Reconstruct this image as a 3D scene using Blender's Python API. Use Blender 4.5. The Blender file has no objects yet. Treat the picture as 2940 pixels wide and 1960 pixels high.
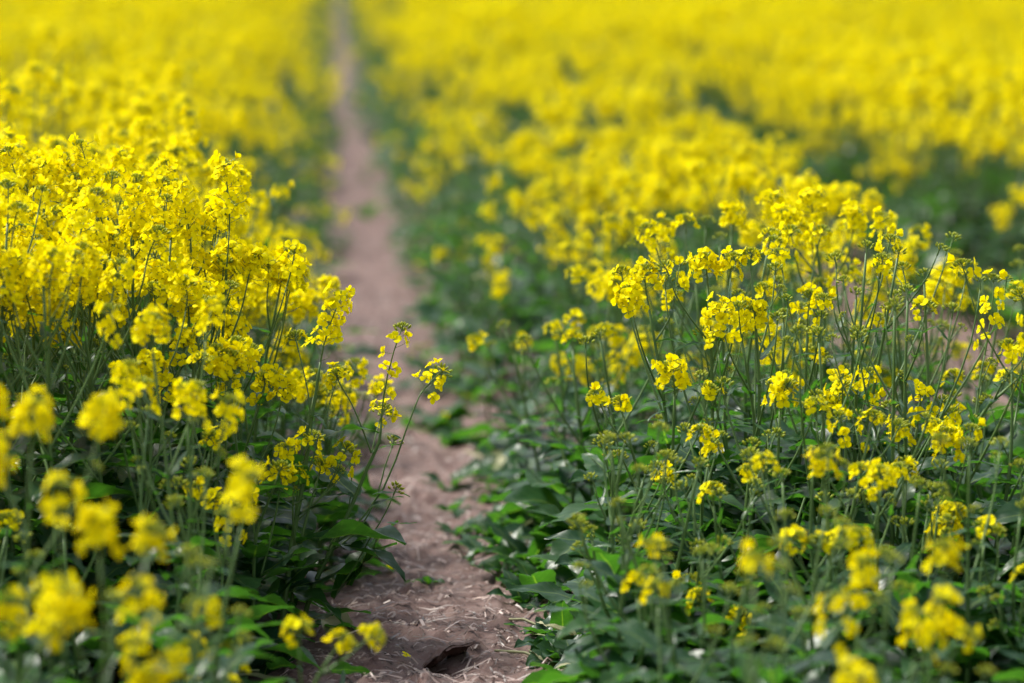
import bpy, math, random
import numpy as np
from mathutils import Vector, Matrix, Euler, noise

R = math.radians
sc = bpy.context.scene
col = sc.collection

# ------------------------------------------------------------------ camera, sky, sun, exposure
LENS, FPX = 135.0, 135.0 / 36.0 * 2940.0
HC = 1.40
PITCH = math.atan2(980 + 180, FPX)
cam_d = bpy.data.cameras.new('camera')
cam = bpy.data.objects.new('camera', cam_d)
col.objects.link(cam)
cam.location = (0, 0, HC)
cam.rotation_euler = (math.pi / 2 - PITCH, 0, 0)
cam_d.lens = LENS
cam_d.sensor_width = 36.0
cam_d.clip_start = 0.1
cam_d.clip_end = 2000
cam_d.dof.use_dof = True
cam_d.dof.focus_distance = 7.50
cam_d.dof.aperture_fstop = 2.3
sc.camera = cam

SUN_EL, SUN_AZ = 56.0, -60.0          # azimuth from +Y towards +X
world = bpy.data.worlds.new('World')
sc.world = world
world.use_nodes = True
wn = world.node_tree
wn.nodes.clear()
w_out = wn.nodes.new('ShaderNodeOutputWorld')
w_bg = wn.nodes.new('ShaderNodeBackground')
w_sky = wn.nodes.new('ShaderNodeTexSky')
w_sky.sky_type = 'NISHITA'
w_sky.sun_disc = False
w_sky.sun_elevation = R(SUN_EL)
w_sky.sun_rotation = R(SUN_AZ)
w_sky.dust_density = 3.0
w_hs = wn.nodes.new('ShaderNodeHueSaturation')
w_hs.inputs['Saturation'].default_value = 0.50      # thin cloud veil
wn.links.new(w_sky.outputs[0], w_hs.inputs['Color'])
wn.links.new(w_hs.outputs[0], w_bg.inputs['Color'])
w_bg.inputs['Strength'].default_value = 0.11
wn.links.new(w_bg.outputs[0], w_out.inputs['Surface'])

sun_d = bpy.data.lights.new('sun', 'SUN')
sun_d.energy = 2.3
sun_d.angle = R(6)
sun_d.color = (1.0, 0.96, 0.88)
sun = bpy.data.objects.new('sun', sun_d)
col.objects.link(sun)
sd = Vector((math.sin(R(SUN_AZ)) * math.cos(R(SUN_EL)), math.cos(R(SUN_AZ)) * math.cos(R(SUN_EL)), math.sin(R(SUN_EL))))
sun.rotation_euler = (-sd).to_track_quat('-Z', 'Y').to_euler()

sc.view_settings.view_transform = 'Standard'
sc.view_settings.look = 'None'
sc.view_settings.exposure = 1.42
sc.view_settings.gamma = 1.0
sc.view_settings.use_curve_mapping = False
sc.cycles.max_bounces = 7
sc.cycles.diffuse_bounces = 4
sc.cycles.glossy_bounces = 2
sc.cycles.transmission_bounces = 5
sc.cycles.caustics_reflective = False
sc.cycles.caustics_refractive = False
sc.cycles.use_denoising = True

# ------------------------------------------------------------------ picture <-> place
cp, sp = math.cos(PITCH), math.sin(PITCH)


def ray(px, py):
    a, b = (px - 1470) / FPX, -(py - 980) / FPX
    return Vector((a, cp + b * sp, -sp + b * cp))


def at(px, py, Y):
    """the place seen at pixel px, py of the photograph, Y metres ahead"""
    r = ray(px, py)
    return Vector((0, 0, HC)) + r * (Y / r.y)


def path_x(Y):
    return -0.11 - 0.0515 * (min(Y, 30) - 7.28) - 0.0455 * max(0, Y - 30)


TRACK = 1.79                       # second wheel track of the tramline


def half(Y, second=False):
    return (0.215 if Y < 12 else 0.215 - 0.075 * min(1, (Y - 12) / 14)) * (1.0 if not second or Y < 14 else 0.6)



def proj(x, y, z):
    d = Vector((x, y, z - HC))
    f = d.y * cp - d.z * sp
    u = d.y * sp + d.z * cp
    return 1470 + FPX * d.x / f, 980 - FPX * u / f


# ------------------------------------------------------------------ materials
def new_mat(name):
    m = bpy.data.materials.new(name)
    m.use_nodes = True
    nt = m.node_tree
    nt.nodes.clear()
    out = nt.nodes.new('ShaderNodeOutputMaterial')
    return m, nt, out


def N(nt, kind, **kw):
    n = nt.nodes.new(kind)
    for k, v in kw.items():
        setattr(n, k, v)
    return n


def mixcol(nt, fac, a, b, blend='MIX'):
    n = N(nt, 'ShaderNodeMix', data_type='RGBA', blend_type=blend)
    for sock, v in ((0, fac), (6, a), (7, b)):
        if hasattr(v, 'is_output'):
            nt.links.new(v, n.inputs[sock])
        else:
            n.inputs[sock].default_value = v if sock == 0 else (*v, 1)
    return n.outputs[2]


def mathn(nt, op, a, b=0.0, clamp=False):
    n = N(nt, 'ShaderNodeMath', operation=op, use_clamp=clamp)
    for i, v in enumerate((a, b)):
        if hasattr(v, 'is_output'):
            nt.links.new(v, n.inputs[i])
        else:
            n.inputs[i].default_value = v
    return n.outputs[0]


def organic(name, colour_fn, rough, spec, translucent, trans_tint, bump=None):
    m, nt, out = new_mat(name)
    att = N(nt, 'ShaderNodeAttribute', attribute_name='luv')
    sep = N(nt, 'ShaderNodeSeparateXYZ')
    nt.links.new(att.outputs['Vector'], sep.inputs[0])
    info = N(nt, 'ShaderNodeObjectInfo')
    rnd = mathn(nt, 'FRACT', mathn(nt, 'ADD', sep.outputs[2], info.outputs['Random']))
    c = colour_fn(nt, sep.outputs[0], sep.outputs[1], rnd)
    p = N(nt, 'ShaderNodeBsdfPrincipled')
    nt.links.new(c, p.inputs['Base Color'])
    p.inputs['Roughness'].default_value = rough
    p.inputs['Specular IOR Level'].default_value = spec
    if bump is not None:
        b = N(nt, 'ShaderNodeBump')
        b.inputs['Strength'].default_value = bump[1]
        b.inputs['Distance'].default_value = 0.002
        nt.links.new(bump[0](nt, sep.outputs[0], sep.outputs[1]), b.inputs['Height'])
        nt.links.new(b.outputs[0], p.inputs['Normal'])
    t = N(nt, 'ShaderNodeBsdfTranslucent')
    nt.links.new(mixcol(nt, 1.0, c, trans_tint, 'MULTIPLY'), t.inputs['Color'])
    mx = N(nt, 'ShaderNodeMixShader')
    mx.inputs[0].default_value = translucent
    nt.links.new(p.outputs[0], mx.inputs[1])
    nt.links.new(t.outputs[0], mx.inputs[2])
    nt.links.new(mx.outputs[0], out.inputs['Surface'])
    return m


def petal_col(nt, u, v, rnd):
    c = mixcol(nt, rnd, (0.88, 0.765, 0.002), (0.90, 0.82, 0.004))
    base = mathn(nt, 'LESS_THAN', v, 0.25)
    return mixcol(nt, mathn(nt, 'MULTIPLY', base, 0.5), c, (0.86, 0.72, 0.004))


def leaf_col(nt, u, v, rnd):
    c = mixcol(nt, rnd, (0.010, 0.042, 0.019), (0.026, 0.082, 0.014))
    tc = N(nt, 'ShaderNodeTexCoord')
    nz = N(nt, 'ShaderNodeTexNoise')
    nz.inputs['Scale'].default_value = 3.0
    nt.links.new(tc.outputs['Object'], nz.inputs['Vector'])
    c = mixcol(nt, mathn(nt, 'MULTIPLY', nz.outputs['Fac'], 0.45), c, (0.032, 0.072, 0.040))
    geo = N(nt, 'ShaderNodeNewGeometry')
    c = mixcol(nt, mathn(nt, 'MULTIPLY', geo.outputs['Backfacing'], 0.6), c, (0.036, 0.088, 0.030))
    au = mathn(nt, 'ABSOLUTE', u)
    rib = mathn(nt, 'LESS_THAN', au, mathn(nt, 'SUBTRACT', 0.085, mathn(nt, 'MULTIPLY', v, 0.065)))
    c = mixcol(nt, mathn(nt, 'MULTIPLY', rib, 0.75), c, (0.13, 0.19, 0.05))
    side = mathn(nt, 'SINE', mathn(nt, 'MULTIPLY', mathn(nt, 'SUBTRACT', v, mathn(nt, 'MULTIPLY', au, 0.22)), 52.0))
    vein = mathn(nt, 'GREATER_THAN', side, 0.95)
    return mixcol(nt, mathn(nt, 'MULTIPLY', vein, 0.18), c, (0.09, 0.15, 0.05))


def leaf_bump(nt, u, v):
    au = mathn(nt, 'ABSOLUTE', u)
    return mathn(nt, 'SINE', mathn(nt, 'MULTIPLY', mathn(nt, 'SUBTRACT', v, mathn(nt, 'MULTIPLY', au, 0.22)), 52.0))


def stem_col(nt, u, v, rnd):
    c = mixcol(nt, rnd, (0.056, 0.125, 0.020), (0.088, 0.165, 0.030))
    tc = N(nt, 'ShaderNodeTexCoord')
    nz = N(nt, 'ShaderNodeTexNoise')
    nz.inputs['Scale'].default_value = 14.0
    nt.links.new(tc.outputs['Object'], nz.inputs['Vector'])
    c = mixcol(nt, mathn(nt, 'MULTIPLY', nz.outputs['Fac'], 0.35), c, (0.11, 0.155, 0.075))
    rid = mathn(nt, 'GREATER_THAN', mathn(nt, 'SINE', mathn(nt, 'MULTIPLY', u, 44.0)), 0.6)
    return mixcol(nt, mathn(nt, 'MULTIPLY', rid, 0.35), c, (0.12, 0.18, 0.075))


def bud_col(nt, u, v, rnd):
    c = mixcol(nt, rnd, (0.19, 0.29, 0.020), (0.31, 0.37, 0.014))
    return mixcol(nt, mathn(nt, 'POWER', v, 2.0), c, (0.46, 0.46, 0.012))


M_PETAL = organic('rapeseed petal', petal_col, 0.6, 0.03, 0.42, (1.0, 0.94, 0.5))
M_LEAF = organic('rapeseed leaf', leaf_col, 0.36, 0.30, 0.36, (2.4, 3.2, 0.6), (leaf_bump, 0.05))
M_STEM = organic('rapeseed stem', stem_col, 0.45, 0.3, 0.0, (1, 1, 1))
M_BUD = organic('rapeseed bud', bud_col, 0.5, 0.35, 0.15, (1, 1, 0.8))
M_PALE = organic('faded cream blossom', lambda nt, u, v, r: mixcol(nt, r, (0.42, 0.46, 0.25), (0.55, 0.55, 0.36)), 0.6, 0.3, 0.2, (1, 1, 0.9))
M_DRY = organic('wilted leaf', lambda nt, u, v, r: mixcol(nt, r, (0.16, 0.19, 0.07), (0.34, 0.33, 0.19)), 0.6, 0.3, 0.2, (1, 1, 0.8))
MATS = [M_PETAL, M_LEAF, M_STEM, M_BUD, M_PALE, M_DRY]
PETAL, LEAF, STEM, BUD, PALE, DRY = range(6)


def soil_material(name, light):
    m, nt, out = new_mat(name)
    tc = N(nt, 'ShaderNodeTexCoord')
    def nz(scale, det=6, rough=0.6):
        n = N(nt, 'ShaderNodeTexNoise')
        n.inputs['Scale'].default_value = scale
        n.inputs['Detail'].default_value = det
        n.inputs['Roughness'].default_value = rough
        nt.links.new(tc.outputs['Object'], n.inputs['Vector'])
        return n.outputs['Fac']
    def ramp(f, a, b):
        r = N(nt, 'ShaderNodeMapRange', interpolation_type='SMOOTHSTEP')
        r.inputs[1].default_value, r.inputs[2].default_value = a, b
        nt.links.new(f, r.inputs[0])
        return r.outputs[0]
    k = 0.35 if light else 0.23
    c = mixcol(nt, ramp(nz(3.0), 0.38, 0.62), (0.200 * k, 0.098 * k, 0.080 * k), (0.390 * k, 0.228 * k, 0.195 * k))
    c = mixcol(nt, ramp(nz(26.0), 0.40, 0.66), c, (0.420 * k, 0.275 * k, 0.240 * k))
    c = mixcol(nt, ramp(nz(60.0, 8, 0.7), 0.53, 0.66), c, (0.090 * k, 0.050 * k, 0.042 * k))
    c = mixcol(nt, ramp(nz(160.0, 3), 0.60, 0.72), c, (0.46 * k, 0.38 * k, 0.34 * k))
    p = N(nt, 'ShaderNodeBsdfPrincipled')
    nt.links.new(c, p.inputs['Base Color'])
    p.inputs['Roughness'].default_value = 0.75
    p.inputs['Specular IOR Level'].default_value = 0.3
    b = N(nt, 'ShaderNodeBump')
    b.inputs['Strength'].default_value = 0.8
    b.inputs['Distance'].default_value = 0.006
    nt.links.new(nz(70.0, 8, 0.7), b.inputs['Height'])
    nt.links.new(b.outputs[0], p.inputs['Normal'])
    nt.links.new(p.outputs[0], out.inputs['Surface'])
    return m


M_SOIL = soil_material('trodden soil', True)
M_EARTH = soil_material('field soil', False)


def straw_material():
    m, nt, out = new_mat('straw')
    att = N(nt, 'ShaderNodeAttribute', attribute_name='luv')
    sep = N(nt, 'ShaderNodeSeparateXYZ')
    nt.links.new(att.outputs['Vector'], sep.inputs[0])
    c = mixcol(nt, sep.outputs[2], (0.06, 0.036, 0.030), (0.36, 0.26, 0.22))
    p = N(nt, 'ShaderNodeBsdfPrincipled')
    nt.links.new(c, p.inputs['Base Color'])
    p.inputs['Roughness'].default_value = 0.45
    nt.links.new(p.outputs[0], out.inputs['Surface'])
    return m


M_STRAW = straw_material()


# ------------------------------------------------------------------ mesh collecting
class MB:
    def __init__(s):
        s.v, s.f, s.m, s.a, s.n = [], [], [], [], 0

    def add(s, V, F, mat, A, M=None, tone=None):
        V = np.asarray(V, float)
        A = np.asarray(A, float)
        if M is not None:
            m = np.array(M)
            V = V @ m[:3, :3].T + m[:3, 3]
        if tone is not None:
            A = A.copy()
            A[:, 2] = (A[:, 2] + tone) % 1.0
        s.v.append(V)
        s.a.append(A)
        k = s.n
        s.f.extend([tuple(i + k for i in f) for f in F])
        s.m.extend([mat] * len(F) if isinstance(mat, int) else mat)
        s.n += len(V)

    def add_mb(s, o, M=None, tone=None):
        if o.n:
            V, A = o.arrays()
            s.add(V, o.f, o.m, A, M, tone)

    def arrays(s):
        if len(s.v) > 1:
            s.v, s.a = [np.concatenate(s.v)], [np.concatenate(s.a)]
        return s.v[0], s.a[0]

    def mesh(s, name, mats=MATS, smooth=True):
        V, A = s.arrays()
        me = bpy.data.meshes.new(name)
        me.from_pydata(V.tolist(), [], s.f)
        used = sorted(set(s.m))
        remap = {u: i for i, u in enumerate(used)}
        for u in used:
            me.materials.append(mats[u])
        me.polygons.foreach_set('material_index', [remap[i] for i in s.m])
        if smooth:
            me.polygons.foreach_set('use_smooth', [True] * len(s.f))
        at_ = me.attributes.new('luv', 'FLOAT_VECTOR', 'POINT')
        at_.data.foreach_set('vector', A.astype(np.float32).ravel())
        me.update()
        return me


def link(name, me, parent=None, M=None):
    o = bpy.data.objects.new(name, me)
    col.objects.link(o)
    if parent is not None:
        o.parent = parent
    if M is not None:
        o.matrix_local = M
    return o


def tag(o, label=None, cat=None, group=None, kind=None):
    for k, v in (('label', label), ('category', cat), ('group', group), ('kind', kind)):
        if v:
            o[k] = v
    return o


def tube(mb, pts, radii, sides, mat, tone=0.0, cap=True):
    pts = [Vector(p) for p in pts]
    V, A, F = [], [], []
    ref = Vector((0.3, 0.9, 0.1)).normalized()
    n = len(pts)
    for i, p in enumerate(pts):
        t = (pts[min(i + 1, n - 1)] - pts[max(i - 1, 0)]).normalized()
        x = t.cross(ref)
        if x.length < 1e-4:
            x = t.cross(Vector((1, 0, 0)))
        x.normalize()
        y = t.cross(x)
        for k in range(sides):
            a = 2 * math.pi * k / sides
            V.append(p + (x * math.cos(a) + y * math.sin(a)) * radii[i])
            A.append((k / sides, i / (n - 1), tone))
    for i in range(n - 1):
        for k in range(sides):
            k2 = (k + 1) % sides
            F.append((i * sides + k, i * sides + k2, (i + 1) * sides + k2, (i + 1) * sides + k))
    if cap:
        F.append(tuple((n - 1) * sides + k for k in range(sides)))
    mb.add(V, F, mat, A)


def smooth_pts(ctrl, n):
    """Catmull-Rom through the control points"""
    c = [Vector(p) for p in ctrl]
    c = [c[0] * 2 - c[1]] + c + [c[-1] * 2 - c[-2]]
    segs = len(c) - 3
    out = []
    for i in range(n + 1):
        t = i / n * segs
        k = min(int(t), segs - 1)
        t -= k
        p0, p1, p2, p3 = c[k:k + 4]
        out.append(0.5 * ((2 * p1) + (p2 - p0) * t + (2 * p0 - 5 * p1 + 4 * p2 - p3) * t * t + (3 * p1 - p0 - 3 * p2 + p3) * t ** 3))
    return out


def along_z(d, spin=0.0):
    return Vector(d).to_track_quat('Z', 'Y').to_matrix().to_4x4() @ Matrix.Rotation(spin, 4, 'Z')


# ------------------------------------------------------------------ rapeseed: leaves
rng = random.Random(7)


def leaf_mb(kind, r, dry=False):
    """unit-length leaf along +Y, upper side +Z; kind: lobed, oblong, lance"""
    mb = MB()
    nv, nu = {'lobed': (15, 6), 'oblong': (11, 6), 'lance': (8, 4)}[kind]
    droop = r.uniform(0.35, 1.0) if kind != 'lance' else r.uniform(-0.2, 0.9)
    wave_a = {'lobed': 0.075, 'oblong': 0.050, 'lance': 0.020}[kind] * r.uniform(0.7, 1.4)
    fold = r.uniform(0.10, 0.35)
    twist = r.uniform(-0.5, 0.5)
    sway = r.uniform(-0.18, 0.18)
    ph = [r.uniform(0, 6.3) for _ in range(4)]
    k1 = r.uniform(9, 14)
    V, A, F = [], [], []
    pos, ang = Vector((0, 0, 0)), 0.0
    for i in range(nv + 1):
        v = i / nv
        if i:
            ang -= droop * (1.6 * v) / nv
            pos = pos + Vector((sway * v / nv * 2, math.cos(ang) / nv, math.sin(ang) / nv))
        if kind == 'lobed':
            w = 0.30 * math.sin(math.pi * min(1, max(0, (v - 0.28) / 0.72)) ** 0.75) ** 0.7 if v > 0.28 else 0.0
            lob = 0.055 * max(0, math.sin(v * 34 + ph[0])) * (v > 0.06) * (v < 0.45)
            w = max(w, 0.018 + lob) + 0.012 * math.sin(v * 40 + ph[1]) * (v > 0.4)
            if i == nv:
                w = 0.02
        elif kind == 'oblong':
            w = 0.205 * math.sin(math.pi * (0.12 + 0.88 * v) ** 0.8) ** 0.75 if v < 1 else 0.006
            w += 0.010 * math.sin(v * 44 + ph[1])
            w = max(w, 0.006)
            if i == 0:
                w = 0.09
        else:
            w = 0.105 * (1 - v) ** 0.62 * (1 + 0.25 * math.sin(v * 9)) + 0.004
        tw = twist * v
        right = Vector((math.cos(tw), -math.sin(tw) * math.sin(ang), math.sin(tw)))
        up = Vector((-math.sin(tw), -math.sin(ang) * math.cos(tw), math.cos(ang) * math.cos(tw)))
        for j in range(nu + 1):
            u = 2 * j / nu - 1
            lift = fold * w * abs(u) + wave_a * abs(u) ** 1.6 * math.sin(k1 * v + ph[2] + (1.7 if u > 0 else 0)) * math.sin(math.pi * min(1, v + 0.1))
            lift += 0.012 * math.sin(v * 17 + u * 4 + ph[3])
            V.append(pos + right * (u * w) + up * lift)
            A.append((u, v, 0))
    for i in range(nv):
        for j in range(nu):
            a = i * (nu + 1) + j
            F.append((a, a + 1, a + nu + 2, a + nu + 1))
    mb.add(V, F, DRY if dry else LEAF, A)
    return mb


LEAVES = {k: [leaf_mb(k, rng) for _ in range(n)] for k, n in (('lobed', 6), ('oblong', 6), ('lance', 6))}
LEAF_ME = {k: [m.mesh('leaf ' + k) for m in v] for k, v in LEAVES.items()}


# ------------------------------------------------------------------ rapeseed: flowers and buds
def flower_mb(r, spread, lod):
    """an open flower at the origin facing +Z, about 22 mm across"""
    mb = MB()
    nv, nu = (4, 4) if lod == 0 else (2, 2)
    for k in range(4):
        az = k * math.pi / 2 + (0.2 if k % 2 else -0.2) + r.uniform(-0.2, 0.2)
        sp_ = spread + r.uniform(-0.28, 0.22)
        L = 0.0140 * r.uniform(0.88, 1.12)
        curl = r.uniform(0.1, 0.7)
        wmax = 0.0062 * r.uniform(0.88, 1.15)
        V, A, F = [], [], []
        y, z, ang = 0.0012, 0.0, 1.35
        for i in range(nv + 1):
            v = i / nv
            if i:
                ang = 1.35 + (max(0.0, (math.pi / 2 - sp_)) - 1.35) * min(1, v * 1.8) - curl * v * v
                y += math.cos(ang) * L / nv
                z += math.sin(ang) * L / nv
            w = wmax * float(np.interp(v, (0, 0.25, 0.5, 0.75, 1.0), (0.14, 0.36, 0.86, 1.0, 0.60)))
            for j in range(nu + 1):
                u = 2 * j / nu - 1
                rip = 0.0008 * math.sin(u * 5 + k + v * 6) * v
                yy = y - abs(u) ** 2 * 0.0012 * v
                V.append((u * w, yy, z + rip - 0.0012 * abs(u) ** 2 * v * math.cos(curl * 3)))
                A.append((u, v, 0))
        for i in range(nv):
            for j in range(nu):
                a = i * (nu + 1) + j
                F.append((a, a + 1, a + nu + 2, a + nu + 1))
        mb.add(V, F, PETAL, A, Matrix.Rotation(az, 4, 'Z'))
    # stamens and pistil
    for k in range(6 if lod == 0 else 3):
        a = k * math.pi / (3 if lod == 0 else 1.5) + 0.3
        q = 0.0022
        x, yy = q * math.cos(a), q * math.sin(a)
        h = 0.0065
        s = 0.0006
        V = [(0, 0, 0), (x - s, yy, h), (x + s, yy + s, h), (x, yy, h + 0.0018)]
        mb.add(V, [(0, 1, 2), (1, 3, 2)], PETAL, [(0, 0.1, 0)] * 4)
    # sepals
    for k in range(4 if lod == 0 else 0):
        a = k * math.pi / 2 + 0.785
        c, s_ = math.cos(a), math.sin(a)
        V = [(0, 0, -0.001), (c * 0.003 - s_ * 0.0012, s_ * 0.003 + c * 0.0012, 0.003), (c * 0.0055, s_ * 0.0055, 0.006), (c * 0.003 + s_ * 0.0012, s_ * 0.003 - c * 0.0012, 0.003)]
        mb.add(V, [(0, 1, 2, 3)], BUD, [(0, 0.7, 0)] * 4)
    return mb


SPREADS = [1.45, 1.25, 1.05, 1.35, 0.75, 0.40, 1.15, 0.95]
FLOWERS = [[flower_mb(random.Random(20 + i), s, lod) for i, s in enumerate(SPREADS)] for lod in (0, 1)]
FLOWER_ME = [m.mesh('flower') for m in FLOWERS[0]]


def one_bud(mb, p, d, L, wd, tone, mat=BUD):
    M = Matrix.Translation(p) @ along_z(d)
    V, A, F = [], [], []
    prof = [(0.0, 0.35), (0.35, 1.0), (0.7, 0.85), (1.0, 0.15)]
    for i, (t, w) in enumerate(prof):
        for k in range(5):
            a = 2 * math.pi * k / 5
            V.append((w * wd * math.cos(a), w * wd * math.sin(a), t * L))
            A.append((0, t, tone))
    for i in range(3):
        for k in range(5):
            F.append((i * 5 + k, i * 5 + (k + 1) % 5, i * 5 + 5 + (k + 1) % 5, i * 5 + 5 + k))
    mb.add(V, F, mat, A, M)


def bud_mb(r, n, size, mat=BUD):
    """dome of buds on short pedicels around the tip; origin at the tip of the stalk"""
    mb = MB()
    for i in range(n):
        t = (i + 0.5) / n
        el = math.pi / 2 - 1.35 * math.sqrt(t)
        az = i * 2.39996 + r.uniform(-0.3, 0.3)
        d = Vector((math.cos(az) * math.cos(el), math.sin(az) * math.cos(el), math.sin(el)))
        base = Vector((0, 0, -0.010 * t))
        ln = size * (0.35 + 0.75 * t) * r.uniform(0.85, 1.15)
        tip = base + d * ln
        tube(mb, [base, base + d * ln * 0.5, tip], [0.0005, 0.00045, 0.0005], 3, STEM, cap=False)
        L = 0.0060 + 0.0040 * t
        one_bud(mb, tip, (d + Vector((0, 0, 0.5))).normalized(), L, 0.0016 + 0.0009 * t, r.uniform(0, 0.99), mat)
    return mb


BUDS = [bud_mb(random.Random(50), 22, 0.013), bud_mb(random.Random(51), 28, 0.015), bud_mb(random.Random(52), 16, 0.012), bud_mb(random.Random(53), 26, 0.015, PALE)]
BUD_ME = [b.mesh('bud_cluster') for b in BUDS]

# ------------------------------------------------------------------ rapeseed: flower heads (racemes)
#             length, flowers, pedicel, low end of the flowers, bare pedicels
HEAD_KINDS = {
    'dense': (0.064, 22, 0.024, 0.10, 0, 0),
    'long': (0.115, 26, 0.025, 0.05, 3, 0),
    'sparse': (0.165, 14, 0.020, 0.02, 4, 0),
    'young': (0.038, 5, 0.017, 0.15, 0, 1),
    'few': (0.070, 10, 0.022, 0.10, 2, 0),
    'bud': (0.020, 0, 0.015, 0.0, 0, 2),
    'pale': (0.030, 0, 0.015, 0.0, 0, 3),
}


def head(kind, r):
    L, nf, ped, low, bare, bi = HEAD_KINDS[kind]
    L *= r.uniform(0.85, 1.2)
    ax = MB()
    bend = Vector((r.uniform(-1, 1), r.uniform(-1, 1), 0)) * L * 0.2
    axis = lambda t: Vector((bend.x * t * t, bend.y * t * t, L * t))
    tube(ax, [axis(t / 4) for t in range(5)], [0.0019, 0.0017, 0.0015, 0.0013, 0.0010], 5, STEM, r.random())
    fl = []
    az0 = r.uniform(0, 6.3)
    for i in range(nf):
        t = low + (0.97 - low) * (((i + 0.5) / nf) ** (0.72 if kind != 'sparse' else 0.9))
        az = az0 + i * 2.39996 + r.uniform(-0.7, 0.7)
        t = min(0.98, max(0, t + r.uniform(-0.08, 0.08)))
        el = r.uniform(-0.15, 0.6) + 0.75 * max(0, t - 0.6)
        d = Vector((math.cos(az) * math.cos(el), math.sin(az) * math.cos(el), math.sin(el)))
        p0 = axis(t)
        pl = ped * r.uniform(0.6, 1.3) * (1.15 - 0.35 * t)
        p1 = p0 + d * pl + Vector((0, 0, pl * 0.12))
        tube(ax, [p0, p0 + d * pl * 0.55, p1], [0.0006, 0.00055, 0.0007], 3, STEM, cap=False)
        face = (d + Vector((r.uniform(-0.5, 0.5), r.uniform(-0.5, 0.5), r.uniform(-0.15, 0.55)))).normalized()
        fi = r.choice((0, 1, 2, 3, 6, 7, 7, 4)) if t < 0.85 else r.choice((4, 5, 7, 2))
        s = r.uniform(0.84, 1.18)
        fl.append((fi, Matrix.Translation(p1) @ along_z(face, r.uniform(0, 6.3)) @ Matrix.Scale(s, 4), r.random()))
    for i in range(bare):
        t = r.uniform(0.0, low + 0.12)
        az = r.uniform(0, 6.3)
        d = Vector((math.cos(az), math.sin(az), r.uniform(0.3, 0.8))).normalized()
        p0 = axis(t)
        tube(ax, [p0, p0 + d * ped, p0 + d * ped + Vector((d.x * .2, d.y * .2, 1)).normalized() * 0.012], [0.0006, 0.0006, 0.0008], 3, STEM)
    bM = Matrix.Translation(axis(1.0)) @ Matrix.Scale(r.uniform(0.85, 1.15), 4)
    bk = bi if kind != 'dense' else r.choice((0, 1, 2))
    H = dict(kind=kind, L=L, axis=ax, flowers=fl, bud=(bk, bM))
    return H


HEADS = {}
for k, n in (('dense', 5), ('long', 5), ('sparse', 3), ('young', 4), ('few', 4), ('bud', 3), ('pale', 2)):
    HEADS[k] = [head(k, random.Random(100 + i + 13 * len(k))) for i in range(n)]


def head_baked(H, lod):
    key = 'baked%d' % lod
    if key not in H:
        mb = MB()
        mb.add_mb(H['axis'])
        for fi, M, tn in H['flowers']:
            mb.add_mb(FLOWERS[lod][fi], M, tn)
        mb.add_mb(BUDS[H['bud'][0]], H['bud'][1])
        H[key] = mb
    return H[key]


for k in HEADS:
    for H in HEADS[k]:
        H['axis_me'] = H['axis'].mesh('flower_head')
        H['baked_me'] = head_baked(H, 0).mesh('flower_head')


# ------------------------------------------------------------------ rapeseed: a whole plant, as a plan
def frame_on(pts, t):
    x = t * (len(pts) - 1)
    i = min(int(x), len(pts) - 2)
    f = x - i
    return pts[i].lerp(pts[i + 1], f), (pts[i + 1] - pts[i]).normalized()


def leaf_M(p, az, el, length):
    return Matrix.Translation(p) @ Matrix.Rotation(az - math.pi / 2, 4, 'Z') @ Matrix.Rotation(el, 4, 'X') @ Matrix.Scale(length, 4)


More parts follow.
